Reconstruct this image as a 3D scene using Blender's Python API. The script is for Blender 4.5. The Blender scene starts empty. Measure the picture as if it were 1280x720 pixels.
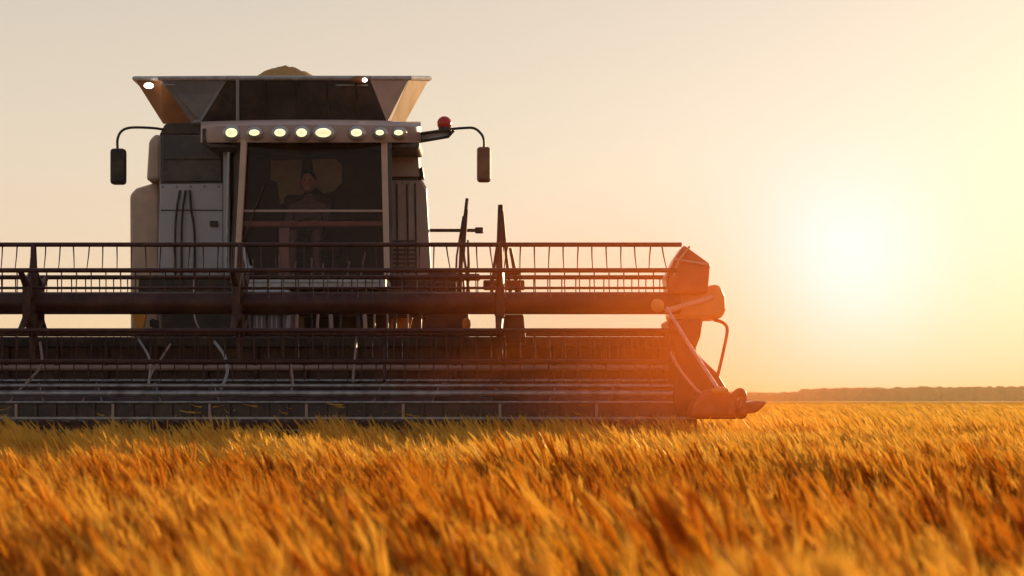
import bpy, bmesh, math, random
import numpy as np
from mathutils import Vector, Matrix
random.seed(7); rng = np.random.default_rng(7)
S = bpy.context.scene; COL = S.collection
F = 2310.0; HZ = 501.0; H = 0.97           # focal length in photo pixels, horizon row, eye height
def wx(px, Y): return (px-640.0)*Y/F
def wz(py, Y): return H-(py-HZ)*Y/F
def P(px, py, Y): return Vector((wx(px, Y), Y, wz(py, Y)))
def pix(n, Y): return n*Y/F
SUN_AZ = math.radians(27.0); SUN_EL = math.radians(9.0)
GLOW_AZ = math.radians(10.2); GLOW_EL = math.radians(4.0)

# ------------------------------------------------------------------ materials
def nodes(m):
    m.use_nodes = True; nt = m.node_tree; return nt, nt.nodes, nt.links
def mat(name, col, rough=0.5, metal=0.0, var=0.25, scale=6.0, bump=0.15, dirt=None, dirt_amt=0.35, coat=0.0):
    m = bpy.data.materials.new(name); nt, N, L = nodes(m); b = N['Principled BSDF']
    tc = N.new('ShaderNodeTexCoord'); n = N.new('ShaderNodeTexNoise'); n.inputs['Scale'].default_value = scale
    n.inputs['Detail'].default_value = 8; L.new(tc.outputs['Object'], n.inputs['Vector'])
    r = N.new('ShaderNodeValToRGB'); r.color_ramp.elements[0].position = .3; r.color_ramp.elements[1].position = .75
    c = Vector(col); lo = c*(1-var); hi = c*(1+var)
    r.color_ramp.elements[0].color = (*lo, 1); r.color_ramp.elements[1].color = (*[min(1, v) for v in hi], 1)
    L.new(n.outputs['Fac'], r.inputs['Fac']); out = r.outputs['Color']
    if dirt:
        n2 = N.new('ShaderNodeTexNoise'); n2.inputs['Scale'].default_value = scale*.6; n2.inputs['Detail'].default_value = 10
        n2.inputs['Roughness'].default_value = .7; L.new(tc.outputs['Object'], n2.inputs['Vector'])
        rr = N.new('ShaderNodeMapRange'); rr.inputs['From Min'].default_value = .45; rr.inputs['From Max'].default_value = .7
        rr.inputs['To Max'].default_value = dirt_amt*1.5; L.new(n2.outputs['Fac'], rr.inputs['Value'])
        mx = N.new('ShaderNodeMix'); mx.data_type = 'RGBA'; L.new(rr.outputs['Result'], mx.inputs['Factor'])
        L.new(out, mx.inputs['A']); mx.inputs['B'].default_value = (*dirt, 1); out = mx.outputs['Result']
    L.new(out, b.inputs['Base Color'])
    b.inputs['Metallic'].default_value = metal
    mr = N.new('ShaderNodeMapRange'); mr.inputs['To Min'].default_value = max(.05, rough-.12); mr.inputs['To Max'].default_value = min(1, rough+.15)
    L.new(n.outputs['Fac'], mr.inputs['Value']); L.new(mr.outputs['Result'], b.inputs['Roughness'])
    if coat: b.inputs['Coat Weight'].default_value = coat; b.inputs['Coat Roughness'].default_value = .15
    if bump:
        bp = N.new('ShaderNodeBump'); bp.inputs['Strength'].default_value = bump; bp.inputs['Distance'].default_value = .01
        L.new(n.outputs['Fac'], bp.inputs['Height']); L.new(bp.outputs['Normal'], b.inputs['Normal'])
    return m
DUST = (.38, .24, .12)
M = {}
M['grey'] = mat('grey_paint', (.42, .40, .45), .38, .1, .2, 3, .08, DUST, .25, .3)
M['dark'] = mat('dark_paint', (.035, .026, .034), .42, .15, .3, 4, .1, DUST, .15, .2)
M['black'] = mat('black_metal', (.022, .016, .019), .45, .2, .3, 7, .15, DUST, .12)
M['frame'] = mat('header_paint', (.052, .010, .013), .45, .15, .3, 5, .12, DUST, .15)
M['reel'] = mat('reel_paint', (.052, .010, .013), .45, .2, .3, 5, .12, DUST, .1)
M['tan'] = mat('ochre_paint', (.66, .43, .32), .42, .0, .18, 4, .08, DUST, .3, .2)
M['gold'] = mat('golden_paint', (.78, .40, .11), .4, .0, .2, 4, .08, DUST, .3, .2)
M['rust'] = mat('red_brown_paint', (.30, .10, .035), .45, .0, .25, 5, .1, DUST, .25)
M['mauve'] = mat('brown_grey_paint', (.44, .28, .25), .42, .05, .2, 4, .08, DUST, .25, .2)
M['corner'] = mat('brown_grey_flap', (.17, .15, .165), .5, .05, .2, 4, .08, DUST, .2)
M['steel'] = mat('worn_steel', (.40, .38, .40), .34, .75, .3, 9, .2, (.12, .09, .07), .5)
M['shelf'] = mat('pale_steel', (.5, .48, .5), .4, .3, .25, 9, .1, DUST, .3)
M['rubber'] = mat('tyre_rubber', (.018, .016, .017), .8, 0, .3, 8, .3, DUST, .3)
M['orange'] = mat('orange_reflector', (.75, .26, .03), .3, 0, .12, 12, .05)
M['red'] = mat('red_lens', (.65, .03, .015), .18, 0, .1, 10, .0)
M['white'] = mat('white_paint', (.7, .7, .72), .4, 0, .1, 10, .05)
M['flare_red'] = mat('orange_red_flare', (.45, .09, .02), .42, 0, .25, 5, .1, DUST, .25, .2)  # warm lens glare painted in as the colour of the right-end header parts
M['inside'] = mat('cab_lining', (.08, .03, .03), .7, 0, .25, 6, .1)
M['window_light'] = mat('olive_window_light', (.56, .70, .42), .8, 0, .12, 10, .1)  # pale olive stands in for sky light through the rear window
M['shirt'] = mat('grey_shirt', (.2, .18, .2), .9, 0, .2, 20, .2)
M['skin'] = mat('skin', (.55, .36, .27), .55, 0, .08, 20, .05)
M['hair'] = mat('dark_hair', (.03, .02, .015), .8, 0, .3, 40, .3)
M['grain'] = mat('heaped_grain', (.52, .27, .08), .85, 0, .35, 60, .8)
def emit(name, col, st):
    m = bpy.data.materials.new(name); nt, N, L = nodes(m); b = N['Principled BSDF']
    b.inputs['Base Color'].default_value = (.8, .8, .7, 1); b.inputs['Roughness'].default_value = .2
    tc = N.new('ShaderNodeTexCoord'); v = N.new('ShaderNodeVectorMath'); v.operation = 'LENGTH'; L.new(tc.outputs['Object'], v.inputs[0])
    mr = N.new('ShaderNodeMapRange'); mr.interpolation_type = 'SMOOTHSTEP'; mr.inputs['From Min'].default_value = .02; mr.inputs['From Max'].default_value = .13
    mr.inputs['To Min'].default_value = st*2.1; mr.inputs['To Max'].default_value = st*.42
    wv = N.new('ShaderNodeTexWave'); wv.inputs['Scale'].default_value = 18; L.new(tc.outputs['Object'], wv.inputs['Vector'])
    mu = N.new('ShaderNodeMath'); mu.operation = 'MULTIPLY_ADD'; mu.inputs[1].default_value = -.3; mu.inputs[2].default_value = 1.0; L.new(wv.outputs['Fac'], mu.inputs[0])
    m3 = N.new('ShaderNodeMath'); m3.operation = 'MULTIPLY'; L.new(mr.outputs['Result'], m3.inputs[0]); L.new(mu.outputs[0], m3.inputs[1])
    L.new(v.outputs['Value'], mr.inputs['Value']); L.new(m3.outputs[0], b.inputs['Emission Strength'])
    b.inputs['Emission Color'].default_value = (*col, 1); return m
M['lamp'] = emit('lit_lamp', (1, .86, .46), 1.05)
M['lamp_small'] = emit('lit_marker', (1, .85, .7), 3)
def glass():
    m = bpy.data.materials.new('cab_glass'); nt, N, L = nodes(m); N.remove(N['Principled BSDF'])
    t = N.new('ShaderNodeBsdfTransparent'); t.inputs[0].default_value = (.84, .70, .68, 1)
    g = N.new('ShaderNodeBsdfGlossy'); g.inputs['Roughness'].default_value = .04
    lw = N.new('ShaderNodeFresnel'); lw.inputs['IOR'].default_value = 1.45
    n = N.new('ShaderNodeTexNoise'); n.inputs['Scale'].default_value = 3; tc = N.new('ShaderNodeTexCoord'); L.new(tc.outputs['Object'], n.inputs['Vector'])
    a = N.new('ShaderNodeMath'); a.operation = 'MULTIPLY_ADD'; a.inputs[1].default_value = .35; L.new(lw.outputs[0], a.inputs[0]); a.inputs[2].default_value = .0
    mx = N.new('ShaderNodeMixShader'); L.new(a.outputs[0], mx.inputs[0]); L.new(t.outputs[0], mx.inputs[1]); L.new(g.outputs[0], mx.inputs[2])
    L.new(mx.outputs[0], N['Material Output'].inputs['Surface']); return m
M['glass'] = glass()

# ------------------------------------------------------------------ mesh helpers
ROOT = None
class MB:
    def __init__(s): s.bm = bmesh.new()
    def box(s, c, d, rot=None):
        v = bmesh.ops.create_cube(s.bm, size=1)['verts']
        mt = Matrix.Translation(Vector(c)) @ (rot.to_4x4() if rot else Matrix()) @ Matrix.Diagonal((*d, 1))
        bmesh.ops.transform(s.bm, matrix=mt, verts=v); return s
    def pbox(s, x0, y0, x1, y1, Ya, Yb):               # a box given by its front face
        a = P(x0, y1, Ya); b = P(x1, y0, Ya)
        return s.box(((a.x+b.x)/2, (Ya+Yb)/2, (a.z+b.z)/2), (abs(b.x-a.x), abs(Yb-Ya), abs(b.z-a.z)))
    def prism(s, pts, Ya, Yb, dx=0):                          # an outline given thickness along Y
        w = [P(x, y, Ya) for x, y in pts]
        a = [s.bm.verts.new((p.x, Ya, p.z)) for p in w]; b = [s.bm.verts.new((p.x+dx, Yb, p.z)) for p in w]
        n = len(w); s.bm.faces.new(a); s.bm.faces.new(b[::-1])
        for i in range(n): s.bm.faces.new((a[i], b[i], b[(i+1) % n], a[(i+1) % n]))
        return s
    def sheet(s, pts, t=.03):                           # a 3D polygon given thickness t along its normal
        n = (pts[1]-pts[0]).cross(pts[2]-pts[0]).normalized()*t
        a = [s.bm.verts.new(p) for p in pts]; b = [s.bm.verts.new(p+n) for p in pts]; k = len(pts)
        s.bm.faces.new(a); s.bm.faces.new(b[::-1])
        for i in range(k): s.bm.faces.new((a[i], b[i], b[(i+1) % k], a[(i+1) % k]))
        return s
    def tube(s, pts, r, n=10, r2=None):
        pts = [Vector(p) for p in pts]; rings = []
        for i, p in enumerate(pts):
            d = (pts[min(i+1, len(pts)-1)]-pts[max(i-1, 0)]).normalized()
            u = d.orthogonal().normalized() if i == 0 else (rings_u - rings_u.dot(d)*d).normalized()
            rings_u = u; v = d.cross(u); rr = r if r2 is None else r+(r2-r)*i/(len(pts)-1)
            rings.append([s.bm.verts.new(p+rr*(math.cos(a)*u+math.sin(a)*v)) for a in [2*math.pi*k/n for k in range(n)]])
        for A, B in zip(rings, rings[1:]):
            for k in range(n): s.bm.faces.new((A[k], A[(k+1) % n], B[(k+1) % n], B[k]))
        s.bm.faces.new(rings[0][::-1]); s.bm.faces.new(rings[-1]); return s
    def ball(s, c, r, seg=16, sc=(1, 1, 1)):
        v = bmesh.ops.create_uvsphere(s.bm, u_segments=seg, v_segments=max(6, seg//2), radius=r)['verts']
        bmesh.ops.transform(s.bm, matrix=Matrix.Translation(Vector(c)) @ Matrix.Diagonal((*sc, 1)), verts=v); return s
    def build(s, name, m, parent=None, bevel=0, smooth=False, label=None):
        bmesh.ops.recalc_face_normals(s.bm, faces=s.bm.faces)
        off = Vector((0, 0, 0)); p = parent
        while p: off += p.location; p = p.parent
        # place each part's origin at its middle
        me = bpy.data.meshes.new(name); c = sum((v.co for v in s.bm.verts), Vector())/max(1, len(s.bm.verts))
        bmesh.ops.translate(s.bm, verts=s.bm.verts, vec=-c); s.bm.to_mesh(me); s.bm.free()
        o = bpy.data.objects.new(name, me); COL.objects.link(o); o.location = c-off; o.parent = parent
        if m: me.materials.append(M[m] if isinstance(m, str) else m)
        if smooth:
            for f in me.polygons: f.use_smooth = True
            try: me.set_sharp_from_angle(angle=math.radians(40))
            except Exception: pass
        if bevel:
            b = o.modifiers.new('bevel', 'BEVEL'); b.width = bevel; b.segments = 2; b.limit_method = 'ANGLE'
        if label: o['label'] = label
        return o
def smoothpath(pts, n=6):
    pts = [Vector(p) for p in pts]; out = []
    for i in range(len(pts)-1):
        p0 = pts[max(i-1, 0)]; p1 = pts[i]; p2 = pts[i+1]; p3 = pts[min(i+2, len(pts)-1)]
        for k in range(n):
            t = k/n; out.append(.5*((2*p1)+(-p0+p2)*t+(2*p0-5*p1+4*p2-p3)*t*t+(-p0+3*p1-3*p2+p3)*t**3))
    out.append(pts[-1]); return out
def tag(o, label, cat=None, group=None, kind=None):
    o['label'] = label
    if cat: o['category'] = cat
    if group: o['group'] = group
    if kind: o['kind'] = kind
    return o

# ------------------------------------------------------------------ the combine harvester
hv = bpy.data.objects.new('combine_harvester', None); COL.objects.link(hv)
hv.location = (wx(385, 22), 22.5, 0)
tag(hv, 'dark combine harvester facing the camera with lit roof lamps and a very wide reel', 'combine harvester')
XL, XR = -10.2, wx(850, 19.0)                        # ends of the reel
YR = 19.0; ZR = wz(379, YR); RR = .602
# --- body
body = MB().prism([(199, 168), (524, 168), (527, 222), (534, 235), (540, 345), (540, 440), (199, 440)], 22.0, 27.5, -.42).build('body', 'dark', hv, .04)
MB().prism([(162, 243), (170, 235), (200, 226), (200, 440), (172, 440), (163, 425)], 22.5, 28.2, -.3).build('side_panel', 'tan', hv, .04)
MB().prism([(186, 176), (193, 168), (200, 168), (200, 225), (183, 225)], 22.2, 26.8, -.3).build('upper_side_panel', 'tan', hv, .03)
MB().pbox(203, 170, 277, 227, 21.97, 22.02).build('side_window', 'dark', hv, .01)
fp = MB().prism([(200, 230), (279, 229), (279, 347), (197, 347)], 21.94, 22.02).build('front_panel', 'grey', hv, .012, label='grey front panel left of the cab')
for x0, x1 in ((225, 219), (232, 227), (237, 243)):
    MB().tube(smoothpath([P(x0, 238, 21.91), P((x0+x1)/2-1, 262, 21.86), P(x1, 290, 21.87), P(x1, 344, 21.9)]), .014, 8).build('hose', 'black', hv, 0, True)
MB().prism([(484, 180), (522, 180), (525, 221), (484, 221)], 21.92, 22.02).build('upper_front_panel', 'mauve', hv, .012)
fr = MB().prism([(484, 225), (526, 225), (533, 238), (539, 345), (484, 345)], 21.94, 22.02)
fr.build('front_panel', 'mauve', hv, .012, label='brownish front panel right of the cab')
for x in (496, 509, 519): MB().tube([P(x, 230, 21.93), P(x+1.5, 342, 21.93)], .012, 6).build('panel_rib', 'dark', hv, 0, True)
MB().prism([(524, 210), (528, 208), (530, 222), (526, 224)], 21.9, 22.1).build('latch', 'black', hv, .01)
MB().tube([P(538, 288, 22.1), P(600, 288, 21.9)], .02, 8).build('side_rod', 'black', hv, 0, True)
MB().box(P(599, 288, 21.9), (.1, .08, .07)).build('rod_end', 'black', hv, .012)
for y in (262, 305): MB().pbox(201, y, 278, y+1.2, 21.925, 21.94).build('panel_seam', 'black', hv)
MB().pbox(262, 276, 272, 283, 21.90, 21.94).build('latch', 'black', hv, .006)
for i in range(7): MB().pbox(489, 300+i*5.5, 521, 302.5+i*5.5, 21.915, 21.94).build('vent_slat', 'dark', hv, .003)
MB().pbox(205, 198, 276, 199.3, 21.95, 21.97).build('window_bar', 'black', hv)
for k_ in range(5):
    for (xa, ya) in ((203+k_*17.5, 233), (203+k_*17.5, 341), (488+k_*8, 229)): MB().ball(P(xa, ya, 21.935), 1, 8, (.014, .008, .014)).build('bolt', 'steel', hv, 0, True)
# lower body, chassis and axle
MB().box((wx(370, 22.5), 23.6, 1.15), (2.6, 3.2, .9)).build('chassis', 'black', hv, .05)
MB().tube([(wx(185, 22), 22.6, 1.0), (wx(540, 22), 22.6, 1.0)], .17, 14).build('axle', 'black', hv, 0, True)
def wheel(xc, yc, r, w):
    t = MB(); n = 72; bm = t.bm
    prof = [(-w/2, r*.62), (-w/2, r*.86), (-w*.42, r*.95), (-w*.2, r*.985), (w*.2, r*.985), (w*.42, r*.95), (w/2, r*.86), (w/2, r*.62)]
    rings = []
    for k in range(n):
        a = 2*math.pi*k/n; rings.append([bm.verts.new((xc+x, yc+rad*math.cos(a), r+rad*math.sin(a))) for x, rad in prof])
    for k in range(n):
        A, B = rings[k], rings[(k+1) % n]
        for i in range(len(prof)): bm.faces.new((A[i], A[(i+1) % len(prof)], B[(i+1) % len(prof)], B[i]))
    for k in range(44):                                   # lugs
        a = 2*math.pi*k/44; sgn = 1 if k % 2 else -1
        c = (xc+sgn*w*.23, yc+r*.985*math.cos(a), r+r*.985*math.sin(a))
        R = Matrix.Rotation(a-math.pi/2, 3, 'X') @ Matrix.Rotation(sgn*.6, 3, 'Z')
        t.box(c, (w*.52, .055, .08), R)
    wh = bpy.data.objects.new('wheel', None); COL.objects.link(wh); wh.parent = hv; wh.location = Vector((xc, yc, r))-hv.location
    t.build('tyre', 'rubber', wh)
    q = MB().tube([(xc-w*.42, yc, r), (xc+w*.42, yc, r)], r*.62, 40); q.build('rim', 'shelf', wh, .02)
wheel(wx(229, 22.2), 22.6, .98, .92); wheel(wx(500, 22.2), 22.6, .98, .75)
wheel(wx(225, 27), 27.0, .62, .45); wheel(wx(500, 27), 27.0, .62, .45)
MB().prism([(172, 346), (290, 346), (290, 372), (172, 380)], 21.6, 22.6).build('fender', 'black', hv, .03)
MB().prism([(478, 348), (545, 348), (545, 385), (478, 372)], 21.6, 22.6).build('fender', 'frame', hv, .03)
MB().prism([(165, 392), (171, 420), (177, 424), (182, 396), (186, 382), (176, 388)], 21.5, 21.56).build('reflector', 'orange', hv, .008)
MB().prism([(488, 398), (516, 397), (509, 424), (498, 424), (488, 418)], 21.4, 21.46).build('reflector', 'orange', hv, .008)
MB().prism([(549, 418), (559, 418), (559, 447), (554, 444), (549, 430)], 21.3, 21.36).build('marker_plate', 'white', hv, .006)
# --- cab
cab = bpy.data.objects.new('cab', None); COL.objects.link(cab); cab.parent = hv; cab.location = Vector((wx(388, 21), 21.0, 2.3))-hv.location
Yf, Yb = 20.95, 22.0
fl = MB().prism([(290, 347), (482, 347), (482, 360), (290, 360)], 20.7, Yb-.01); fl.build('cab_floor', 'shelf', cab, .01)
MB().pbox(288, 351, 476, 353.5, 20.68, 20.72).build('floor_trim', 'steel', cab, .004)
MB().prism([(290, 178), (490, 178), (486, 347), (293, 347)], 21.9, 21.96).build('cab_rear_wall', 'inside', cab)
MB().prism([(338, 200), (377, 200), (376, 222), (382, 240), (362, 252), (350, 256), (346, 228), (338, 224)], 21.84, 21.87).build('rear_window_light', 'window_light', cab, .004)  # panels added in the shape of light seen through the rear window
MB().prism([(390, 199), (420, 199), (427, 206), (427, 228), (418, 238), (404, 242), (393, 232)], 21.84, 21.87).build('rear_window_light', 'window_light', cab, .004)
MB().sheet([P(309, 178, Yf+.1), P(476, 178, Yf+.1), P(480, 346, Yf), P(299, 346, Yf)], .012).build('windscreen', 'glass', cab)
for (xt, xb, mm) in ((310, 298, 'tan'), (476, 482, 'tan')):
    s = 1 if xt < 400 else -1
    MB().sheet([P(xt, 176, Yf+.06), P(xt-8*s, 176, Yf+.06), P(xb-5*s, 347, Yf-.05), P(xb+2*s, 347, Yf-.05)], .07).build('cab_pillar', mm, cab, .01)
MB().sheet([P(300, 178, Yf+.1), P(291, 346, Yf), P(283, 347, 21.95), P(284, 178, 21.95)], .04).build('cab_side', 'black', cab)
MB().sheet([P(485, 178, Yf+.1), P(487, 346, Yf), P(484, 347, 21.95), P(483, 178, 21.95)], .04).build('cab_side', 'dark', cab)
MB().pbox(279, 182, 287, 346, 21.5, 21.95).build('door_frame', 'grey', cab, .01)
MB().tube([P(286, 190, 21.2), P(283, 345, 21.2)], .014, 8).build('grab_rail', 'shelf', cab, 0, True)
MB().pbox(301, 262, 480, 265, 20.99, 21.02).build('dash_rail', 'mauve', cab, .004)
MB().prism([(302, 276), (480, 276), (480, 283), (302, 284)], 21.1, 21.3).build('dashboard', 'mauve', cab, .02)
MB().pbox(348, 284, 362, 345, 21.1, 21.25).build('steering_column', 'grey', cab, .02)
w = MB(); c = P(385, 290, 21.15); pts = [c+Vector((.2*math.cos(a), .06*math.sin(a), .16*math.sin(a))) for a in [2*math.pi*k/28 for k in range(29)]]
w.tube(pts, .014, 8); w.tube([c, c+Vector((.19, 0, 0))], .012, 6); w.tube([c, c+Vector((-.19, 0, 0))], .012, 6); w.tube([c, c+Vector((0, .1, -.3))], .03, 8)
w.build('steering_wheel', 'black', cab, 0, True)
st = MB().prism([(355, 243), (415, 243), (420, 310), (350, 310)], 21.66, 21.8).build('seat_back', 'inside', cab, .05)
MB().prism([(347, 300), (423, 300), (423, 318), (347, 318)], 21.35, 21.8).build('seat_cushion', 'inside', cab, .05)
MB().pbox(410, 268, 440, 275, 21.1, 21.3).build('monitor', 'black', cab, .01)
for k in range(9): MB().tube([P(318+k*17+random.uniform(-4, 4), 345, 21.05), P(320+k*17+random.uniform(-6, 6), 318+random.uniform(-6, 12), 21.1)], .012, 6).build('control_lever', random.choice(['shelf', 'black', 'frame']), cab, 0, True)
MB().tube([P(303, 306, 20.9), P(309, 330, 20.85), P(311, 342, 20.83)], .03, 8).build('wiper_arm', 'steel', cab, 0, True)
MB().tube([P(311, 334, 20.82), P(311, 340, 20.8)], .05, 10).build('wiper_motor', 'steel', cab, 0, True)
MB().tube([P(304, 300, 20.92), P(330, 232, 20.98)], .008, 6).build('wiper_blade', 'black', cab, 0, True)
# --- roof visor with lamps
vis = MB(); bm = vis.bm; sec = []
prof = [(0, 178), (-.02, 165), (.0, 156), (.12, 151), (.5, 149.5), (.55, 178)]
for k in range(25):
    t = k/24; px = 251+t*(526-251); bul = (1-(2*t-1)**2)
    sec.append([bm.verts.new(P(px, py+(2.5*(1-bul) if py < 170 else 0), 21.35-.55*bul**.7+dy)) for dy, py in prof])
for A, B in zip(sec, sec[1:]):
    for i in range(len(prof)): bm.faces.new((A[i], A[(i+1) % 6], B[(i+1) % 6], B[i]))
bm.faces.new(sec[0]); bm.faces.new(sec[-1][::-1])
visor = vis.build('roof_visor', 'mauve', cab, 0, True)
MB().prism([(255, 178), (525, 178), (523, 186), (262, 186)], 21.2, 22.0).build('roof_lining', 'dark', cab, .02)
MB().prism([(252, 160), (286, 160), (286, 170), (280, 180), (252, 178)], 21.25, 21.9).build('roof_corner', 'dark', cab, .02)
def visY(px): t = (px-251)/275; return 21.35-.55*max(0, (1-(2*t-1)**2))**.7
for px, rx, ry in ((290, 10.5, 8.5), (318.5, 9.5, 6.5), (350.5, 10, 7.5), (377.5, 9.5, 8), (404.5, 13, 8.5), (446, 10, 7.5), (475, 8, 6), (498.5, 8.5, 6)):
    y = visY(px); c = P(px, 166.5, y-.05)
    L0 = MB().ball(c+Vector((0, .03, 0)), 1, 20, (pix(rx+2, y), .09, pix(ry+2, y))).build('work_light', 'shelf', cab, 0, True)
    MB().ball(c, 1, 20, (pix(rx-2.2, y), .1, pix(ry-2.2, y))).build('lens', 'lamp', L0, 0, True)
# --- grain tank
T = {}
top = dict(A=(285, 97.5, 21.9), B=(462, 97.5, 21.9), C=(512, 97.5, 22.3), D=(537, 98, 22.9), E=(522, 106, 25.4), Fq=(176, 106, 25.4), G=(168, 98, 22.9), Hq=(200, 98, 22.3))
bot = dict(A=(251, 153, 22.1), B=(484, 153, 22.1), C=(488, 154, 22.25), D=(505, 155, 22.7), E=(500, 155, 25.2), Fq=(208, 155, 25.2), G=(204, 155, 22.7), Hq=(240, 154, 22.25))
k = list(top); t3 = {a: P(*top[a]) for a in k}; b3 = {a: P(*bot[a]) for a in k}
tank = bpy.data.objects.new('grain_tank', None); COL.objects.link(tank); tank.parent = hv; tank.location = Vector((wx(355, 22.5), 23.4, 4.2))-hv.location
def panel(a, b, m, name='tank_flap'):
    MB().sheet([b3[a], b3[b], t3[b], t3[a]], -.03).build(name, m, tank, .004)
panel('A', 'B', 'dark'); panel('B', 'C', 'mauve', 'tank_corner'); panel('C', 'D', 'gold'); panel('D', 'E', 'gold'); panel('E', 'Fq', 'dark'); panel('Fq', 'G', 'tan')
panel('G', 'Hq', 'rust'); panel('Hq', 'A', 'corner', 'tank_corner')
rm = MB(); ring = [t3[a] for a in k]+[t3['A']]
for p, q in zip(ring, ring[1:]): rm.tube([p, q], .028, 8)
rm.build('tank_rim', 'shelf', tank, 0, True)
MB().tube([P(297, 100, 21.88), P(297, 152, 22.05)], .02, 8).build('tank_seam', 'shelf', tank, 0, True)
MB().tube([P(203, 106, 22.26), P(460, 106.5, 21.88)], .008, 6).build('tank_crease', 'shelf', tank, 0, True)
for px_ in (332, 370, 408, 444): MB().tube([P(px_, 101, 21.86), P(px_+(px_-370)*.06, 150, 22.04)], .012, 6).build('tank_seam', 'black', tank, 0, True)
MB().prism([(206, 154), (505, 154), (524, 170), (198, 170)], 22.3, 25.3, -.25).build('tank_base', 'black', tank, .03)
MB().ball(P(186, 107, 22.35), 1, 16, (.06, .05, .035)).build('marker_light', 'lamp_small', tank, 0, True)
rl = MB().ball(P(449, 99.5, 21.84), 1, 16, (.11, .06, .045)).build('marker_light', 'rust', tank, 0, True)
MB().ball(P(456, 100, 21.79), 1, 12, (.03, .03, .025)).build('lens', 'lamp_small', rl, 0, True)
# --- mirrors and beacon
def mirror(arm, x0, y0, x1, y1, Y, m, what):
    r = bpy.data.objects.new('mirror', None); COL.objects.link(r); r.parent = hv; r.location = P((x0+x1)/2, y0, Y)-hv.location; r['label'] = what
    MB().tube(smoothpath(arm), .015, 8).build('mirror_arm', 'black', r, 0, True)
    h = MB().pbox(x0, y0, x1, y1, Y-.06, Y+.07).build('mirror_housing', m, r, .035)
    MB().pbox(x0+2, y0+3, x1-2, y1-3, Y+.071, Y+.078).build('mirror_glass', 'steel', r, 0)
mirror([P(205, 162, 21.8), P(190, 160, 21.6), P(164, 159.5, 21.3), P(152, 164, 21.25), P(147, 174, 21.25), P(147, 187, 21.25)], 137, 185, 156, 230, 21.2, 'black', 'black mirror left of the cab on a bent arm')
mirror([P(562, 161.5, 21.2), P(580, 160, 21.2), P(593, 160.5, 21.2), P(602, 168, 21.2), P(605, 176, 21.2), P(605, 185, 21.2)], 596, 183, 613.5, 227, 21.2, 'rust', 'red brown mirror right of the cab on a bent arm')
MB().sheet([P(518, 169, 21.5), P(560, 163, 21.2), P(564, 166, 21.2), P(559, 171, 21.2), P(519, 177, 21.5)], .05).build('beacon_bracket', 'shelf', hv, .012)
MB().tube([P(519, 168, 21.5), P(561, 162, 21.15)], .018, 8).build('bracket_tube', 'black', hv, 0, True)
MB().tube([P(519, 178, 21.5), P(560, 171, 21.15), P(567, 163, 21.15)], .018, 8).build('bracket_tube', 'black', hv, 0, True)
bc = MB().tube([P(556, 165, 21.15), P(556, 159, 21.15)], .075, 16).build('beacon', 'black', hv, .01)
MB().ball(P(555.5, 154.5, 21.15), .085, 18, (1, 1, 1)).build('beacon_lens', 'red', bc, 0, True)
# --- feeder house
fh = MB().prism([(291, 362), (362, 362), (362, 468), (291, 468)], 20.55, 22.2).build('feeder_house', 'grey', hv, .02)
for i in range(11):
    x = 295+i*6.2+random.uniform(-.6, .6); MB().pbox(x, 364, x+2.2, 466, 20.50, 20.55).build('rib', 'shelf' if i % 3 else 'dark', fh, .005)
MB().pbox(289, 391, 363, 394, 20.47, 20.50).build('crossbar', 'black', fh, .004)
MB().prism([(362, 362), (545, 362), (545, 395), (362, 395)], 21.0, 21.3).build('under_cab_panel', 'frame', hv, .02)
for i in range(12):
    x = 372+i*14+random.uniform(-2, 2); MB().tube(smoothpath([P(x, 380, 20.9), P(x+random.uniform(-5, 5), 405, 20.75), P(x+random.uniform(-3, 3), 440, 20.8)]), random.choice([.012, .018, .025]), 8).build('hydraulic_hose', random.choice(['black', 'mauve', 'frame']), hv, 0, True)

# --- header
hd = bpy.data.objects.new('header', None); COL.objects.link(hd); hd.parent = hv; hd.location = Vector((wx(385, 19), 19.6, .4))-hv.location
XH1 = wx(862, 19.3)
def xbar(z, Y, r, name, m, x0=XL-.1, x1=XH1, n=12, parent=hd): return MB().tube([(x0, Y, z), (x1, Y, z)], r, n).build(name, m, parent, 0, True)
zt = wz(428, 20.3)
MB().box(((XL+XH1)/2, 20.34, (zt+.25)/2), (XH1-XL, .06, zt-.25)).build('back_wall', 'frame', hd, .01)
MB().box(((XL+XH1)/2, 20.3, zt), (XH1-XL, .16, .12)).build('top_beam', 'black', hd, .02)
for i in range(22):
    x = XL+.3+i*(XH1-XL-.6)/21; MB().box((x, 20.27, (zt+.4)/2), (.05, .07, zt-.5)).build('wall_stiffener', 'reel', hd, .01)
xbar(zt-.28, 20.26, .035, 'pipe', 'mauve'); xbar(zt-.42, 20.25, .02, 'pipe', 'steel')
# auger: tube with spiral flighting, left and right handed
ag = xbar(.86, 19.86, .17, 'auger', 'frame', n=24)
def flight(x0, x1, hand):
    m = MB(); bm = m.bm; n = int((x1-x0)*48); prev = None; pitch = .62
    for i in range(n+1):
        x = x0+(x1-x0)*i/n; a = hand*2*math.pi*(x-x0)/pitch
        c, s_ = math.cos(a), math.sin(a)
        q = [bm.verts.new((x+dx, 19.86+r*c, .86+r*s_)) for dx, r in ((-.006, .165), (-.006, .31), (.006, .31), (.006, .165))]
        if prev:
            for j in range(4): bm.faces.new((prev[j], prev[(j+1) % 4], q[(j+1) % 4], q[j]))
        prev = q
    return m
flight(XL, wx(330, 19.86), 1).build('flighting', 'steel', ag, 0, True)
flight(wx(430, 19.86), XH1-.05, -1).build('flighting', 'steel', ag, 0, True)
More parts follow.
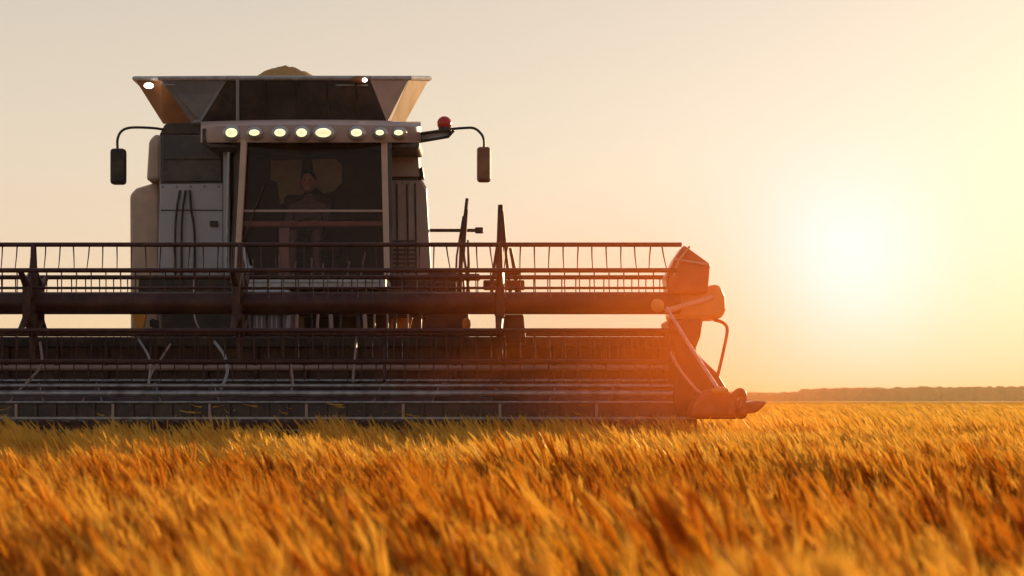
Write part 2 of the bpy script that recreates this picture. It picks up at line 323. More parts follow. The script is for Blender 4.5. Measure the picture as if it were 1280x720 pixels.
# floor sloping to the knife
ft = MB(); ft.sheet([Vector((XL, 20.3, .36)), Vector((XH1, 20.3, .36)), Vector((XH1, 18.62, .70)), Vector((XL, 18.62, .70))], .03); ft.build('header_floor', 'steel', hd)
xbar(1.045, 18.95, .036, 'knife_rail', 'steel', x1=wx(850, 18.9)); xbar(1.125, 18.97, .02, 'knife_rail', 'steel', x1=wx(850, 18.9))
MB().box(((XL+XH1)/2, 18.6, .735), (XH1-XL, .07, .09)).build('cutter_bar', 'frame', hd, .01)
MB().box(((XL+XH1)/2, 18.90, .86), (XH1-XL, .02, .17)).build('skirt_plate', 'dark', hd, .005)
for i in range(60):
    x = XL+.2+i*(XH1-XL-.4)/59; MB().box((x, 18.87, .86), (.03, .03, .16)).build('rib', 'dark' if i % 5 else 'mauve', hd, .004)
MB().box(((XL+XH1)/2, 18.62, .795), (XH1-XL, .05, .025)).build('knife', 'steel', hd, .003)
g0 = None; n = 76
for i in range(n):
    x = XL+.1+(XH1-XL-.3)*i/(n-1)
    if g0 is None:
        m = MB(); m.tube([(x, 18.58, .75), (x, 18.48, .76), (x, 18.34, .77)], .028, 6, .004); g0 = m.build('knife_guard', 'steel', hd)
        base = g0.location.copy(); bx = x
    else:
        o = g0.copy(); COL.objects.link(o); o.parent = hd; o.location = base+Vector((x-bx, 0, 0)); o.rotation_euler.x = random.uniform(-.05, .05)
xbar(.955, 18.86, .014, 'pipe', 'steel', x1=wx(845, 18.9))
# cut crop and hoses on the header front
for (pts, r, mm) in (([(50, 428), (52, 455), (38, 474), (14, 500), (6, 526)], .022, 'mauve'), ([(106, 497), (97, 512), (93, 526)], .018, 'mauve'),
                     ([(268, 427), (281, 446), (284, 466), (276, 487)], .026, 'shelf'), ([(173, 424), (184, 442), (188, 456), (186, 480)], .02, 'shelf'),
                     ([(213, 430), (203, 446), (190, 466), (184, 484)], .018, 'mauve'), ([(243, 346), (243, 395), (256, 422)], .014, 'mauve'),
                     ([(363, 455), (366, 480), (362, 492)], .022, 'mauve'), ([(446, 420), (443, 452), (441, 478)], .02, 'mauve'), ([(480, 430), (481, 452), (480, 476)], .028, 'frame')):
    MB().tube(smoothpath([P(x, y, 19.75 if y < 500 else 18.7) if False else P(x, y, 20.05-(y-346)/180*1.2) for x, y in pts]), r*.62, 8).build('hose', mm, hd, 0, True)
# --- reel
reel = bpy.data.objects.new('reel', None); COL.objects.link(reel); reel.parent = hd; reel.location = Vector((wx(385, 19), YR, ZR))-hd.location-hv.location
xbar(ZR, YR, .115, 'reel_tube', 'reel', x0=XL, x1=XR, n=28, parent=reel)
xbar(wz(360, 18.95), 18.95, .014, 'reel_rail', 'reel', x0=XL, x1=wx(835, 19), n=8, parent=reel)
tine0 = None; count = 0; mass = MB()
for j in range(6):
    a = math.pi/2+j*math.pi/3; Y = YR-RR*math.cos(a); z = ZR+RR*math.sin(a)
    xbar(z, Y, .024, 'tine_bar', 'reel', x0=XL, x1=wx(852 if j == 0 else 840, 19), n=10, parent=reel)
    x = XL+.07; i = 0
    while x < XR-.1:
        q = [(x, Y, z), (x, Y+.01, z-.12), (x+.005, Y-.02, z-.27)]
        if j == 0 or (j == 5 and i % 3 == 0 and count < 100):
            if tine0 is None:
                tine0 = MB().tube(q, .0085, 6, .005).build('tine', 'reel', reel); tb = tine0.location.copy(); t0 = Vector((x, Y, z))
            else:
                o = tine0.copy(); COL.objects.link(o); o.parent = reel; o.location = tb+Vector((x, Y, z))-t0; o.rotation_euler = (random.gauss(0, .09), random.gauss(0, .07), 0)
            count += 1
        else: mass.tube(q, .0075, 5, .005)
        x += .148; i += 1
mo = mass.build('tine', 'reel', reel); mo['kind'] = 'stuff'
for px in (-480, -230, 42, 300, 625):
    sp = MB(); X0 = wx(px, YR)
    for j in range(6):
        a = math.pi/2+j*math.pi/3; d = Vector((0, -math.cos(a), math.sin(a))); c = Vector((X0, YR, ZR))
        sp.tube([c, c+d*RR], .055, 8, .028)
        e = Vector((0, -math.cos(a+math.pi/3), math.sin(a+math.pi/3))); sp.tube([c+d*RR*.55, c+e*RR*.55], .045, 6)
    sp.build('reel_spider', 'reel', reel)
# reel arms
for px0, px1 in ((-340, -310), (627, 655)):
    ar = MB(); ar.prism([(px0, 393), (px1, 393), (px1+3, 428), (px0+6, 428)], 19.15, 20.3); ar.build('reel_arm', 'frame', hd, .02)
MB().prism([(533, 340), (580, 340), (586, 393), (588, 430), (533, 430)], 20.45, 20.7).build('gearbox_housing', 'frame', hd, .03)
for pts, r in (([(624, 395), (625.5, 300), (626, 256)], .05), ([(641, 392), (633, 320), (628, 262)], .022), ([(612, 392), (618, 330), (624, 290)], .02), ([(650, 392), (644, 340), (638, 310)], .03),
               ([(574, 392), (577, 310), (584, 248)], .03), ([(590, 392), (580, 318), (584, 262)], .018), ([(568, 390), (571, 320), (579, 270)], .014), ([(583, 392), (586, 330), (585, 300)], .02)):
    MB().tube([P(x, y, 19.75) for x, y in pts], r, 8, r*.6).build('upright', 'reel', hd, 0, True)
for x0, y0, x1, y1 in ((566, 342, 600, 350), (604, 350, 656, 362), (618, 336, 650, 343), (610, 372, 650, 392), (543, 352, 570, 362)):
    MB().pbox(x0, y0, x1, y1, 19.7, 19.85).build('bracket', 'reel', hd, .015)
mk = MB().ball(P(583, 405, 19.6), 1, 10, (.05, .03, .07)).build('marker_light', 'orange', hd, 0, True)
# right hand end of the header
MB().prism([(855, 306), (888, 330), (885, 366), (835, 367), (832, 346), (844, 322)], 18.85, 19.35).build('reel_end_shield', 'flare_red', hd, .02)
MB().tube([P(842, 324, 18.83), P(886, 331, 18.83)], .014, 6).build('shield_trim', 'tan', hd, 0, True)
MB().tube([P(862, 308, 18.84), P(848, 326, 18.82), P(842, 346, 18.84)], .012, 6).build('shield_trim', 'tan', hd, 0, True)
MB().prism([(836, 367), (872, 364), (890, 355), (901, 356), (907, 370), (908, 386), (903, 398), (880, 399), (838, 400)], 19.0, 19.6).build('drive_cover', 'gold', hd, .05)  # gold colour here paints in the warm glare at the header end
MB().prism([(834, 399), (879, 398), (876, 420), (869, 438), (880, 450), (897, 466), (908, 484), (920, 500), (936, 514), (932, 524), (848, 524), (842, 500), (846, 450), (840, 425)], 18.8, 19.7).build('end_panel', 'frame', hd, .03)
MB().prism([(866, 505), (880, 488), (905, 484), (925, 500), (936, 514), (930, 522), (862, 522)], 18.35, 18.79).build('divider_base', 'flare_red', hd, .04)
MB().tube(smoothpath([P(831, 389, 18.75), P(860, 381, 18.75), P(890, 372, 18.8)]), .03, 10).build('hydraulic_cylinder', 'tan', hd, 0, True)
MB().tube([P(833, 384, 18.72), P(862, 432, 18.65), P(898, 487, 18.3)], .02, 10).build('tie_rod', 'shelf', hd, 0, True)
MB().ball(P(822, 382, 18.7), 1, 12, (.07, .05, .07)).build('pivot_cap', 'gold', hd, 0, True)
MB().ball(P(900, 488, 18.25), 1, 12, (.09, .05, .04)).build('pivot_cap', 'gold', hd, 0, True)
MB().tube(smoothpath([P(893, 400, 19.2), P(903, 403, 19.1), P(909, 412, 19.0), P(904, 440, 18.9), P(897, 470, 18.8)]), .018, 8).build('divider_rod', 'flare_red', hd, 0, True)
MB().tube(smoothpath([P(838, 440, 18.75), P(850, 462, 18.7), P(868, 484, 18.6), P(882, 496, 18.4)]), .014, 8).build('hose', 'tan', hd, 0, True)
dv = MB(); dv.tube(smoothpath([P(914, 518, 18.2), P(916, 500, 18.2), P(921, 492, 18.2), P(926, 490, 18.2), P(929, 496, 18.2), P(925, 512, 18.2)]), .04, 10); dv.build('divider_hook', 'flare_red', hd, 0, True)
MB().prism([(928, 504), (945, 501), (960, 502), (954, 509), (946, 516), (926, 518)], 18.0, 18.5).build('divider_nose', 'flare_red', hd, .03)
MB().sheet([Vector((XH1-.02, 18.5, .45)), Vector((XH1-.02, 20.3, .4)), Vector((XH1-.02, 20.3, zt)), Vector((XH1-.02, 19.3, zt-.05)), Vector((XH1-.02, 18.7, 1.0))], .03).build('end_plate', 'frame', hd)
MB().sheet([Vector((XL, 18.3, .45)), Vector((XL, 20.3, .4)), Vector((XL, 20.3, zt)), Vector((XL, 19.3, zt-.05)), Vector((XL, 18.6, 1.0))], .03).build('end_plate', 'frame', hd)

# ------------------------------------------------------------------ grain heaped in the tank
gh = MB(); bm = gh.bm; c = P(357, 97, 23.2); R_ = pix(48, 23.2); rings = []
hgt = pix(14.5, 23.2)+.0
for i in range(13):
    t = i/12; rad = R_*(1-t)*1.12; zz = hgt*(1-(1-t)**2.2)-.12*(1-t)
    rings.append([bm.verts.new((c.x+rad*math.cos(a)*random.uniform(.97, 1.03), c.y+rad*.9*math.sin(a), c.z+zz+random.uniform(-.012, .012))) for a in [2*math.pi*q/32 for q in range(32)]])
for A, B in zip(rings, rings[1:]):
    for q in range(32): bm.faces.new((A[q], A[(q+1) % 32], B[(q+1) % 32], B[q]))
bm.faces.new(rings[0][::-1])
g = gh.build('grain_heap', 'grain', None, 0, True); tag(g, 'rounded golden heap of harvested grain rising over the tank rim on top of the harvester', 'grain heap')

# ------------------------------------------------------------------ the operator
def skin_body(name, pts, edges, m, parent=None):
    me = bpy.data.meshes.new(name); me.from_pydata([p[0] for p in pts], edges, [])
    o = bpy.data.objects.new(name, me); COL.objects.link(o); me.materials.append(M[m])
    mod = o.modifiers.new('skin', 'SKIN'); me.skin_vertices.new() if not me.skin_vertices else None
    for i, p in enumerate(pts): me.skin_vertices[0].data[i].radius = (p[1], p[2] if len(p) > 2 else p[1])
    me.skin_vertices[0].data[0].use_root = True
    sd = o.modifiers.new('sub', 'SUBSURF'); sd.levels = 2; sd.render_levels = 2
    if parent: o.parent = parent
    return o
seat = P(385, 300, 21.5); hx = seat.x; sy = 21.56
nk = wz(249, 21.5)
pts = [((hx, sy, seat.z+.06), .16, .12), ((hx, sy+.02, seat.z+.25), .15, .11), ((hx, sy, nk-.1), .17, .11), ((hx, sy-.01, nk+.0), .06, .06), ((hx, sy-.03, nk+.08), .05, .05)]
pts += [((hx-.19, sy, nk-.1), .065), ((hx-.25, sy-.08, nk-.34), .05), ((hx-.14, sy-.36, seat.z+.16), .034), ((hx-.13, sy-.42, seat.z+.17), .035)]
pts += [((hx+.19, sy, nk-.1), .065), ((hx+.25, sy-.08, nk-.34), .05), ((hx+.14, sy-.36, seat.z+.16), .034), ((hx+.13, sy-.42, seat.z+.17), .035)]
pts += [((hx-.11, sy-.1, seat.z+.04), .09), ((hx-.14, sy-.42, seat.z+.05), .065), ((hx-.14, sy-.42, seat.z-.38), .045)]
pts += [((hx+.11, sy-.1, seat.z+.04), .09), ((hx+.14, sy-.42, seat.z+.05), .065), ((hx+.14, sy-.42, seat.z-.38), .045)]
ed = [(0, 1), (1, 2), (2, 3), (3, 4), (2, 5), (5, 6), (6, 7), (7, 8), (2, 9), (9, 10), (10, 11), (11, 12), (0, 13), (13, 14), (14, 15), (0, 16), (16, 17), (17, 18)]
per = skin_body('person', pts, ed, 'shirt'); tag(per, 'driver in a grey shirt seated behind the windscreen of the harvester cab', 'person')
hm = MB(); hc = Vector((hx, sy-.05, nk+.2)); hm.ball(hc, 1, 24, (.085, .1, .125))
hm.ball(hc+Vector((0, -.1, -.005)), 1, 10, (.016, .025, .028)); hm.ball(hc+Vector((-.087, .0, 0)), 1, 10, (.012, .02, .032)); hm.ball(hc+Vector((.087, .0, 0)), 1, 10, (.012, .02, .032))
hm.ball(hc+Vector((0, -.06, -.075)), 1, 14, (.05, .045, .045))
hm.build('head', 'skin', per, 0, True)
hr = MB(); hr.ball(hc+Vector((0, .02, .04)), 1, 20, (.093, .1, .105)); hr.build('hair', 'hair', per, 0, True)
ey = MB(); [ey.ball(hc+Vector((s*.033, -.088, .012)), 1, 8, (.013, .012, .008)) for s in (-1, 1)]; ey.ball(hc+Vector((0, -.098, -.055)), 1, 8, (.024, .008, .005)); ey.build('face_features', 'hair', per, 0, True)
for s in (-1, 1):
    hb = MB(); pc = Vector((hx+s*.13, sy-.44, seat.z+.17)); hb.ball(pc, 1, 12, (.04, .05, .022))
    for q in range(4): hb.tube([pc+Vector((-.03+q*.02, -.03, 0)), pc+Vector((-.03+q*.02, -.075+abs(q-1.5)*.006, .01)), pc+Vector((-.03+q*.02, -.085, -.02))], .009, 6, .007)
    hb.tube([pc+Vector((-s*.03, 0, 0)), pc+Vector((-s*.055, -.03, .01)), pc+Vector((-s*.055, -.055, -.01))], .01, 6, .008)
    hb.build('hand', 'skin', per, 0, True)

# ------------------------------------------------------------------ ground
def soil():
    m = bpy.data.materials.new('stubble_soil'); nt, N, L = nodes(m); b = N['Principled BSDF']; tc = N.new('ShaderNodeTexCoord')
    n = N.new('ShaderNodeTexNoise'); n.inputs['Scale'].default_value = 3; n.inputs['Detail'].default_value = 12; n.inputs['Roughness'].default_value = .7
    L.new(tc.outputs['Object'], n.inputs['Vector']); r = N.new('ShaderNodeValToRGB')
    e = r.color_ramp.elements; e[0].position = .35; e[0].color = (.10, .045, .015, 1); e[1].position = .68; e[1].color = (.36, .19, .06, 1)
    L.new(n.outputs['Fac'], r.inputs['Fac']); L.new(r.outputs['Color'], b.inputs['Base Color']); b.inputs['Roughness'].default_value = .95
    bp = N.new('ShaderNodeBump'); bp.inputs['Strength'].default_value = .6; bp.inputs['Distance'].default_value = .05; L.new(n.outputs['Fac'], bp.inputs['Height']); L.new(bp.outputs['Normal'], b.inputs['Normal'])
    return m
gm = MB(); gm.bm.faces.new([gm.bm.verts.new(p) for p in ((-3000, -40, 0), (3000, -40, 0), (3000, 4500, 0), (-3000, 4500, 0))])
gr = gm.build('ground', soil()); tag(gr, 'brown stubble soil under the wheat reaching to the horizon', kind='structure')

# ------------------------------------------------------------------ wheat
def wheat_mat():
    m = bpy.data.materials.new('ripe_wheat'); nt, N, L = nodes(m); N.remove(N['Principled BSDF'])
    at = N.new('ShaderNodeAttribute'); at.attribute_name = 'tone'
    r = N.new('ShaderNodeValToRGB'); e = r.color_ramp.elements
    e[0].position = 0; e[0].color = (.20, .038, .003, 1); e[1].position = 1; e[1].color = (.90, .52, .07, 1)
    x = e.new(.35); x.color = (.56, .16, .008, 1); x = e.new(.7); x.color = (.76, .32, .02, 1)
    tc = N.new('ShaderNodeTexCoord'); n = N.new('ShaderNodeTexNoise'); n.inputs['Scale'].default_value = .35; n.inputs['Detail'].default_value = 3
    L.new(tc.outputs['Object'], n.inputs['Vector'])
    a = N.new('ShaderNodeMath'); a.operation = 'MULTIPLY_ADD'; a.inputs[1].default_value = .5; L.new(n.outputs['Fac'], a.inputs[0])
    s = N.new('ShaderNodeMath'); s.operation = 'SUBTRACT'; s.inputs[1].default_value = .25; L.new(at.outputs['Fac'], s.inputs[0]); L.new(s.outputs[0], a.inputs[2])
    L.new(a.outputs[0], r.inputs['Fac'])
    d = N.new('ShaderNodeBsdfDiffuse'); t = N.new('ShaderNodeBsdfTranslucent'); mx = N.new('ShaderNodeMixShader'); mx.inputs[0].default_value = .5
    L.new(r.outputs['Color'], d.inputs[0]); L.new(r.outputs['Color'], t.inputs[0]); L.new(d.outputs[0], mx.inputs[1]); L.new(t.outputs[0], mx.inputs[2])
    g = N.new('ShaderNodeBsdfGlossy'); g.inputs['Roughness'].default_value = .45; g.inputs['Color'].default_value = (1, .75, .4, 1)
    m2 = N.new('ShaderNodeMixShader'); m2.inputs[0].default_value = .05; L.new(mx.outputs[0], m2.inputs[1]); L.new(g.outputs[0], m2.inputs[2])
    L.new(m2.outputs[0], N['Material Output'].inputs['Surface']); return m
WM = wheat_mat()
# one stalk template (unit height 1 -> z): list of flat strips; lean and place vectorised
def template(seed, detail):
    R = random.Random(seed); V = []; Fc = []
    def strip(pts, w, ang):
        ca, sa = math.cos(ang), math.sin(ang); b = len(V)
        for p, ww in zip(pts, w): V.append((p[0]-ww*ca, p[1]-ww*sa, p[2])); V.append((p[0]+ww*ca, p[1]+ww*sa, p[2]))
        for i in range(len(pts)-1): Fc.append((b+2*i, b+2*i+1, b+2*i+3, b+2*i+2))
    bend = R.uniform(-.04, .02)
    stem = [(0, 0, 0), (bend*.3, 0, .4), (bend, 0, .82)]
    strip(stem, (.0028, .0026, .0022), R.uniform(-.6, .6))
    # ear
    hx_, dz = bend+R.uniform(-.06, -.01), .16
    ear = [(bend, 0, .80), (bend*.7+hx_*.3, 0, .85), (hx_, 0, .92), (hx_-.02, 0, .80+dz*1.05)]
    for an in ((0, 1.57) if detail > 1 else (.3,)): strip(ear, (.0025, .0105, .0085, .002), an)
    if detail > 0:
        for q in range(7 if detail > 1 else 3):                                  # awns
            t = R.uniform(0.1, 1); bx = bend+(hx_-bend)*t; bz = .82+.12*t; an = R.uniform(0, 6.28); sp = R.uniform(.01, .045)
            strip([(bx, 0, bz), (bx+sp*math.cos(an)-.01, sp*math.sin(an), bz+R.uniform(.05, .09))], (.0016, .0004), an+1.57)
    for q in range(2 if detail else 1):                                          # leaves
        z0 = R.uniform(.3, .7); an = R.uniform(0, 6.28); l = R.uniform(.12, .26)
        c, s = math.cos(an), math.sin(an)
        strip([(0, 0, z0), (l*.4*c, l*.4*s, z0+l*.55), (l*c, l*s, z0+l*.45)], (.004, .006, .001), an+1.57)
    return np.array(V, np.float32), np.array(Fc, np.int32)
def fbm(x, y, seeds):
    v = np.zeros_like(x)
    for (fx, fy, ph, am) in seeds: v += am*np.sin(fx*x+fy*y+ph)
    return v
sd = [(rng.uniform(-1, 1)*f, rng.uniform(-1, 1)*f, rng.uniform(0, 6), a) for f, a in ((1.2, .4), (2.2, .45), (4, .5), (7, .55), (12, .55), (18, .5), (.3, .35), (.6, .35))]
def field(name, bands, seed):
    r = np.random.default_rng(seed); VV = []; FF = []; TT = []; off = 0
    for (Y0, Y1, dens, detail, wscale, margin) in bands:
        hw = lambda y: .285*y+margin
        area = (hw(Y0)+hw(Y1))*(Y1-Y0); n = int(area*dens)
        y = np.sqrt(r.uniform(Y0**2, Y1**2, n)); x = r.uniform(-1, 1, n)*hw(y); dh = np.zeros(n); ox = np.zeros(n); oy = np.zeros(n)
        if Y0 < 19:                                             # stalks tiller: several from one root, fanning out
            m_ = max(1, n//11); cid = r.integers(0, m_, n); ox = r.normal(0, .02+.004*Y0/2, n); oy = r.normal(0, .02, n)
            y = y[:m_][cid]+oy; x = x[:m_][cid]+ox; dh = r.normal(0, .055 if Y0 < 8 else .035, m_)[cid]; tn = r.normal(0, .15 if Y0 < 8 else .08, m_)[cid]; ln_ = r.normal(0, .10, m_)[cid]
        else: tn = np.zeros(n); ln_ = np.zeros(n)
        nz = fbm(x, y, sd)
        # clumps: thin out where the noise is low
        keep = r.uniform(0, 1, n) < np.clip(.62+.45*nz, .12, 1)
        # the header and machine have cut a strip
        cut = (y > 18.62) & (x < 2.35) & (y < 300)
        keep &= ~((y > 18.55) & (x < 2.1+0*y) & (y < 45))
        x, y, nz, dh, tn, ln_, ox, oy = (q_[keep] for q_ in (x, y, nz, dh, tn, ln_, ox, oy)); n = len(x)
        tps = [template(seed*50+q, detail) for q in range(10)]
        which = r.integers(0, 10, n)
        for q in range(10):
            idx = np.where(which == q)[0]; V, Fa = tps[q]; k = len(idx)
            if not k: continue
            h = ((.63 if Y0 < 8 else .645)+.03*nz[idx]+dh[idx]+r.normal(0, .03, k)+np.where(y[idx] > 17.7, r.uniform(-.02, .13, k), 0)).clip(.40, .86)
            lean = r.normal(.17, .08, k)+ln_[idx]-ox[idx]*3.5; ang = r.normal(0, .3, k)+oy[idx]*5; rot = r.uniform(-1.2, 1.2, k)
            P0 = np.repeat(V[None], k, 0).copy()
            c, s = np.cos(rot)[:, None], np.sin(rot)[:, None]
            X = P0[..., 0]*c-P0[..., 1]*s; Yv = P0[..., 0]*s+P0[..., 1]*c; Z = P0[..., 2]*h[:, None]
            # widen about own axis for far bands
            X = X*wscale; Yv = Yv*wscale
            l = lean[:, None]*Z**1.5*.8
            X = X-l*np.cos(ang)[:, None]+x[idx][:, None]; Yv = Yv-l*np.sin(ang)[:, None]+y[idx][:, None]
            VV.append(np.stack([X, Yv, Z], -1).reshape(-1, 3))
            FF.append((Fa[None]+(np.arange(k)*len(V))[:, None, None]+off).reshape(-1, 4)); off += k*len(V)
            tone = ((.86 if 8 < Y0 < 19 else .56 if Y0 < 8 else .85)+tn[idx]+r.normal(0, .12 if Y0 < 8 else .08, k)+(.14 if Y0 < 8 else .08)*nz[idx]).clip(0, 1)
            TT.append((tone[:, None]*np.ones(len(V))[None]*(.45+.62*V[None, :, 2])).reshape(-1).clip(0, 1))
    V = np.concatenate(VV).astype(np.float32); Fa = np.concatenate(FF).astype(np.int32); T_ = np.concatenate(TT).astype(np.float32)
    me = bpy.data.meshes.new(name); me.vertices.add(len(V)); me.vertices.foreach_set('co', V.ravel())
    me.loops.add(Fa.size); me.loops.foreach_set('vertex_index', Fa.ravel())
    me.polygons.add(len(Fa)); me.polygons.foreach_set('loop_start', np.arange(0, Fa.size, 4, dtype=np.int32))
    try: me.polygons.foreach_set('loop_total', np.full(len(Fa), 4, np.int32))
    except Exception: pass
    a = me.attributes.new('tone', 'FLOAT', 'POINT'); a.data.foreach_set('value', T_)
    me.update(); me.materials.append(WM)
    o = bpy.data.objects.new(name, me); COL.objects.link(o); print(name, len(V)); return o
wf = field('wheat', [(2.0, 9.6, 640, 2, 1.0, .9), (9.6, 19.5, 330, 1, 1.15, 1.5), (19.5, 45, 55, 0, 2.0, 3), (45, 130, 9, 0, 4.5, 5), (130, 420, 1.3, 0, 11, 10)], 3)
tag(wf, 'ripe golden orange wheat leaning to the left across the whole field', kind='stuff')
sv = []; sf = []; rr_ = random.Random(5)
for i in range(300):
    x = rr_.uniform(XL+.2, XH1-.3); clump = .5+.5*math.sin(x*3.1)*math.sin(x*7.3+1); 
    if rr_.random() > .25+.75*clump: continue
    base_z = .70+rr_.random()**2*.26; y0 = 18.84-rr_.random()*.25; l = rr_.uniform(.05, .18); a_ = rr_.gauss(0, .9)+(0 if rr_.random() < .5 else 1.4); w_ = rr_.uniform(.003, .007)
    dx_, dz_ = math.sin(a_)*l, abs(math.cos(a_))*l*.55-.06; b_ = len(sv)
    mid = (x+dx_*.5, y0-.06, base_z+dz_*.65)
    for (p_, q_) in (((x, y0, base_z), w_), (mid, w_), ((x+dx_, y0-.1, base_z+dz_*.8), w_*1.8), ((x+dx_*1.12, y0-.11, base_z+dz_*.75), w_*.4)):
        sv += [(p_[0]-q_*math.cos(a_), p_[1], p_[2]+q_*math.sin(a_)), (p_[0]+q_*math.cos(a_), p_[1]+.002, p_[2]-q_*math.sin(a_))]
    sf += [(b_, b_+1, b_+3, b_+2), (b_+2, b_+3, b_+5, b_+4), (b_+4, b_+5, b_+7, b_+6)]
me = bpy.data.meshes.new('cut_straw'); me.from_pydata(sv, [], sf); me.update(); a_t = me.attributes.new('tone', 'FLOAT', 'POINT')
a_t.data.foreach_set('value', np.clip(np.random.default_rng(2).normal(.75, .2, len(sv)), 0, 1).astype(np.float32)); me.materials.append(WM)
cs = bpy.data.objects.new('cut_straw', me); COL.objects.link(cs); tag(cs, 'loose cut straw caught along the knife of the header', kind='stuff')
# the closed canopy of far wheat, where single stalks no longer read
cm = MB(); bm = cm.bm; ys = [46, 60, 80, 110, 150, 210, 300, 420, 600, 850, 1200, 1395]; cols_ = 60; rows = []
for y in ys:
    rows.append([bm.verts.new(((-1+2*i/(cols_-1))*(.6*y+60), y, .52+.04*math.sin(i*1.7+y))) for i in range(cols_)])
for A, B in zip(rows, rows[1:]):
    for i in range(cols_-1): bm.faces.new((A[i], A[i+1], B[i+1], B[i]))
def canopy_mat():
    m = bpy.data.materials.new('far_wheat'); nt, N, L = nodes(m); b = N['Principled BSDF']; tc = N.new('ShaderNodeTexCoord')
    mp = N.new('ShaderNodeMapping'); mp.inputs['Scale'].default_value = (.25, .06, 1); L.new(tc.outputs['Object'], mp.inputs['Vector'])
    n = N.new('ShaderNodeTexNoise'); n.inputs['Scale'].default_value = 1.0; n.inputs['Detail'].default_value = 12; n.inputs['Roughness'].default_value = .75; L.new(mp.outputs[0], n.inputs['Vector'])
    r = N.new('ShaderNodeValToRGB'); e = r.color_ramp.elements; e[0].position = .3; e[0].color = (.50, .25, .04, 1); e[1].position = .7; e[1].color = (.78, .48, .10, 1)
    L.new(n.outputs['Fac'], r.inputs['Fac']); L.new(r.outputs['Color'], b.inputs['Base Color']); b.inputs['Roughness'].default_value = 1
    return m
cp = cm.build('far_wheat', canopy_mat()); tag(cp, 'closed canopy of pale gold wheat in the far field below the treeline', kind='stuff')

# ------------------------------------------------------------------ far wood
def leaf_mat():
    m = mat('far_foliage', (.28, .095, .022), .9, 0, .5, .08, 0); return m
fw = MB(); bm = fw.bm
for k in range(1500):
    Y = 1400+random.uniform(0, 120); X = random.uniform(-800, 1300)
    hgt = random.uniform(9.6, 11.2)*(.7 if X < 235 else 1)*(1+.04*math.sin(X*.02)); r_ = random.uniform(6, 11)
    v = bmesh.ops.create_icosphere(bm, subdivisions=2, radius=1)['verts']
    for q in v: q.co *= random.uniform(.85, 1.15)
    bmesh.ops.transform(bm, matrix=Matrix.Translation((X, Y, hgt*.5)) @ Matrix.Diagonal((r_, r_*.6, hgt*.56, 1)), verts=v)
wd = fw.build('far_wood', leaf_mat()); tag(wd, 'low dark brown wood along the horizon right of the harvester', kind='stuff')

# ------------------------------------------------------------------ haze and added flare glow
def vol(name, dens, col, g):
    m = bpy.data.materials.new(name); nt, N, L = nodes(m); N.remove(N['Principled BSDF'])
    v = N.new('ShaderNodeVolumePrincipled'); v.inputs['Color'].default_value = (*col, 1); v.inputs['Density'].default_value = dens; v.inputs['Anisotropy'].default_value = g
    L.new(v.outputs[0], N['Material Output'].inputs['Volume']); return m, nt, v
USE_HAZE = True; USE_FLARE_GLOW = True
if USE_HAZE:
    hz, _, _ = vol('haze_air', .00028, (1, .66, .32), .3)
    o = MB().box((0, 2000, 9), (6400, 4300, 22)).build('haze', hz); tag(o, 'thin warm evening haze over the field', kind='stuff')
if USE_FLARE_GLOW:  # scattering volume added to lay an orange lens flare over the header end
    dm, nt, v = vol('flare_glow_air', .0, (1, .22, .03), .7); N = nt.nodes; L = nt.links
    tc = N.new('ShaderNodeTexCoord'); ln = N.new('ShaderNodeVectorMath'); ln.operation = 'LENGTH'; L.new(tc.outputs['Object'], ln.inputs[0])
    mr = N.new('ShaderNodeMapRange'); mr.interpolation_type = 'SMOOTHERSTEP'; mr.inputs['From Min'].default_value = 1; mr.inputs['From Max'].default_value = 0
    mr.inputs['To Min'].default_value = 0; mr.inputs['To Max'].default_value = .075; L.new(ln.outputs['Value'], mr.inputs['Value']); L.new(mr.outputs['Result'], v.inputs['Density'])
    s = MB().ball((0, 0, 0), 1, 32); o = s.build('flare_glow_cloud', dm); o.location = (1.15, 16.0, 1.5); o.scale = (2.9, 3.6, 1.7)
    tag(o, 'faint added volume of orange flare glow round the right end of the header', 'flare glow', kind='stuff')

# ------------------------------------------------------------------ light
W = bpy.data.worlds.new('World'); S.world = W; W.use_nodes = True; N = W.node_tree.nodes; L = W.node_tree.links
bg = N['Background']; bg.inputs['Strength'].default_value = .1
sky = N.new('ShaderNodeTexSky'); sky.sky_type = 'NISHITA'; sky.sun_disc = False; sky.sun_elevation = SUN_EL; sky.sun_rotation = SUN_AZ
sky.dust_density = 4; sky.air_density = 1; sky.ozone_density = 1
tc = N.new('ShaderNodeTexCoord'); nrm = N.new('ShaderNodeVectorMath'); nrm.operation = 'NORMALIZE'; L.new(tc.outputs['Generated'], nrm.inputs[0])
def dot(vec):
    d = N.new('ShaderNodeVectorMath'); d.operation = 'DOT_PRODUCT'; L.new(nrm.outputs[0], d.inputs[0]); d.inputs[1].default_value = vec
    m = N.new('ShaderNodeMath'); m.operation = 'MAXIMUM'; m.inputs[1].default_value = 0; L.new(d.outputs['Value'], m.inputs[0]); return m.outputs[0]
def dirv(az, el): return (math.sin(az)*math.cos(el), math.cos(az)*math.cos(el), math.sin(el))
def term(src, p, col):
    m = N.new('ShaderNodeMath'); m.operation = 'POWER'; m.inputs[1].default_value = p; L.new(src, m.inputs[0])
    s = N.new('ShaderNodeVectorMath'); s.operation = 'SCALE'; s.inputs[0].default_value = col; L.new(m.outputs[0], s.inputs['Scale']); return s.outputs[0]
def add(a, b):
    s = N.new('ShaderNodeVectorMath'); s.operation = 'ADD'; L.new(a, s.inputs[0]); L.new(b, s.inputs[1]); return s.outputs[0]
gd = dot(dirv(GLOW_AZ, GLOW_EL))
sep = N.new('ShaderNodeSeparateXYZ'); L.new(nrm.outputs[0], sep.inputs[0])
hr_ = N.new('ShaderNodeValToRGB'); e = hr_.color_ramp.elements                      # haze near the horizon, by elevation
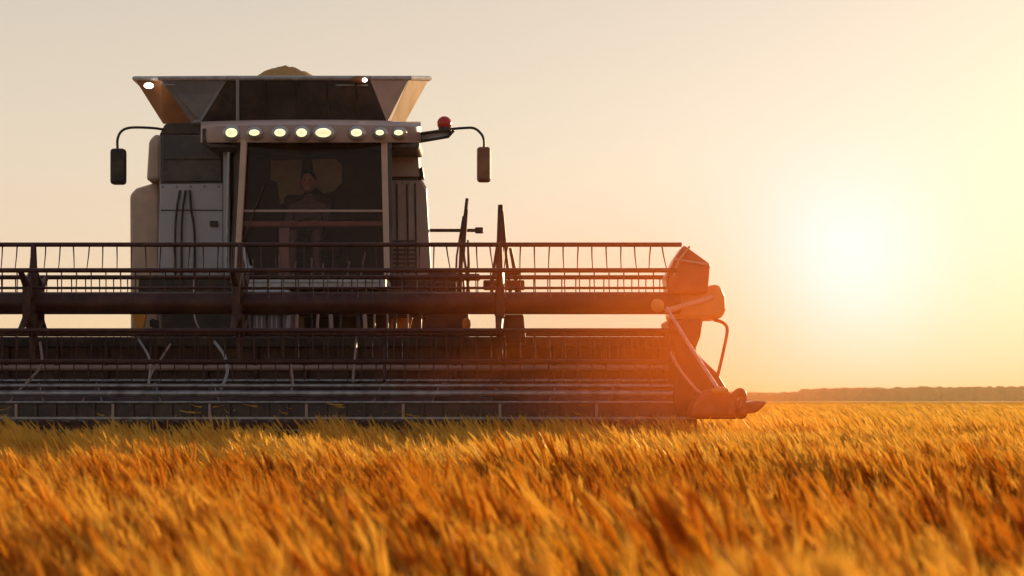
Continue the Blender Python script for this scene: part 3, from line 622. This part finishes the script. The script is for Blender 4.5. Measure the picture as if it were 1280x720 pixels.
e[0].position = 0; e[0].color = (.88, .635, .32, 1); e[1].position = 1; e[1].color = (.24, .24, .29, 1)
for p_, c_ in ((.05, (.83, .635, .42)), (.087, (.785, .625, .47)), (.13, (.74, .635, .49)), (.21, (.64, .56, .47)), (.35, (.47, .44, .42))): x = e.new(p_); x.color = (*c_, 1)
L.new(sep.outputs['Z'], hr_.inputs['Fac'])
sc = N.new('ShaderNodeVectorMath'); sc.operation = 'SCALE'; sc.inputs['Scale'].default_value = 9.0; L.new(hr_.outputs['Color'], sc.inputs[0])
fwd = N.new('ShaderNodeMapRange'); fwd.inputs['From Min'].default_value = -.6; fwd.inputs['From Max'].default_value = .9; fwd.inputs['To Min'].default_value = .35; fwd.inputs['To Max'].default_value = .92
dd = N.new('ShaderNodeVectorMath'); dd.operation = 'DOT_PRODUCT'; L.new(nrm.outputs[0], dd.inputs[0]); dd.inputs[1].default_value = dirv(GLOW_AZ, 0); L.new(dd.outputs['Value'], fwd.inputs['Value'])
mx = N.new('ShaderNodeMix'); mx.data_type = 'RGBA'; L.new(fwd.outputs[0], mx.inputs['Factor']); L.new(sky.outputs[0], mx.inputs['A']); L.new(sc.outputs[0], mx.inputs['B'])
tot = add(add(mx.outputs['Result'], term(gd, 900, (.7, 1.2, 2.6))), term(gd, 150, (.25, .36, .75)))
tot = add(tot, term(gd, 22, (.42, .33, .26)))
L.new(tot, bg.inputs['Color'])
sl = bpy.data.lights.new('sun', 'SUN'); sl.energy = 4.5; sl.angle = math.radians(.5); sl.color = (1, .70, .40)
so = bpy.data.objects.new('sun', sl); COL.objects.link(so)
so.rotation_euler = (-Vector(dirv(SUN_AZ, SUN_EL))).to_track_quat('-Z', 'Y').to_euler()

# ------------------------------------------------------------------ camera
cd = bpy.data.cameras.new('camera'); co = bpy.data.objects.new('camera', cd); COL.objects.link(co); S.camera = co
co.location = (0, 0, H); co.rotation_euler = (math.radians(90), 0, 0); cd.sensor_width = 36; cd.lens = 36*F/1280
cd.shift_y = (HZ-360)/1280; cd.clip_start = .1; cd.clip_end = 6000
cd.dof.use_dof = True; cd.dof.focus_distance = 19.5; cd.dof.aperture_fstop = 4.5
S.view_settings.view_transform = 'Standard'; S.view_settings.look = 'None'; S.view_settings.gamma = 1; S.view_settings.exposure = .3
S.cycles.max_bounces = 8; S.cycles.transparent_max_bounces = 12; S.cycles.volume_bounces = 0; S.cycles.use_denoising = True
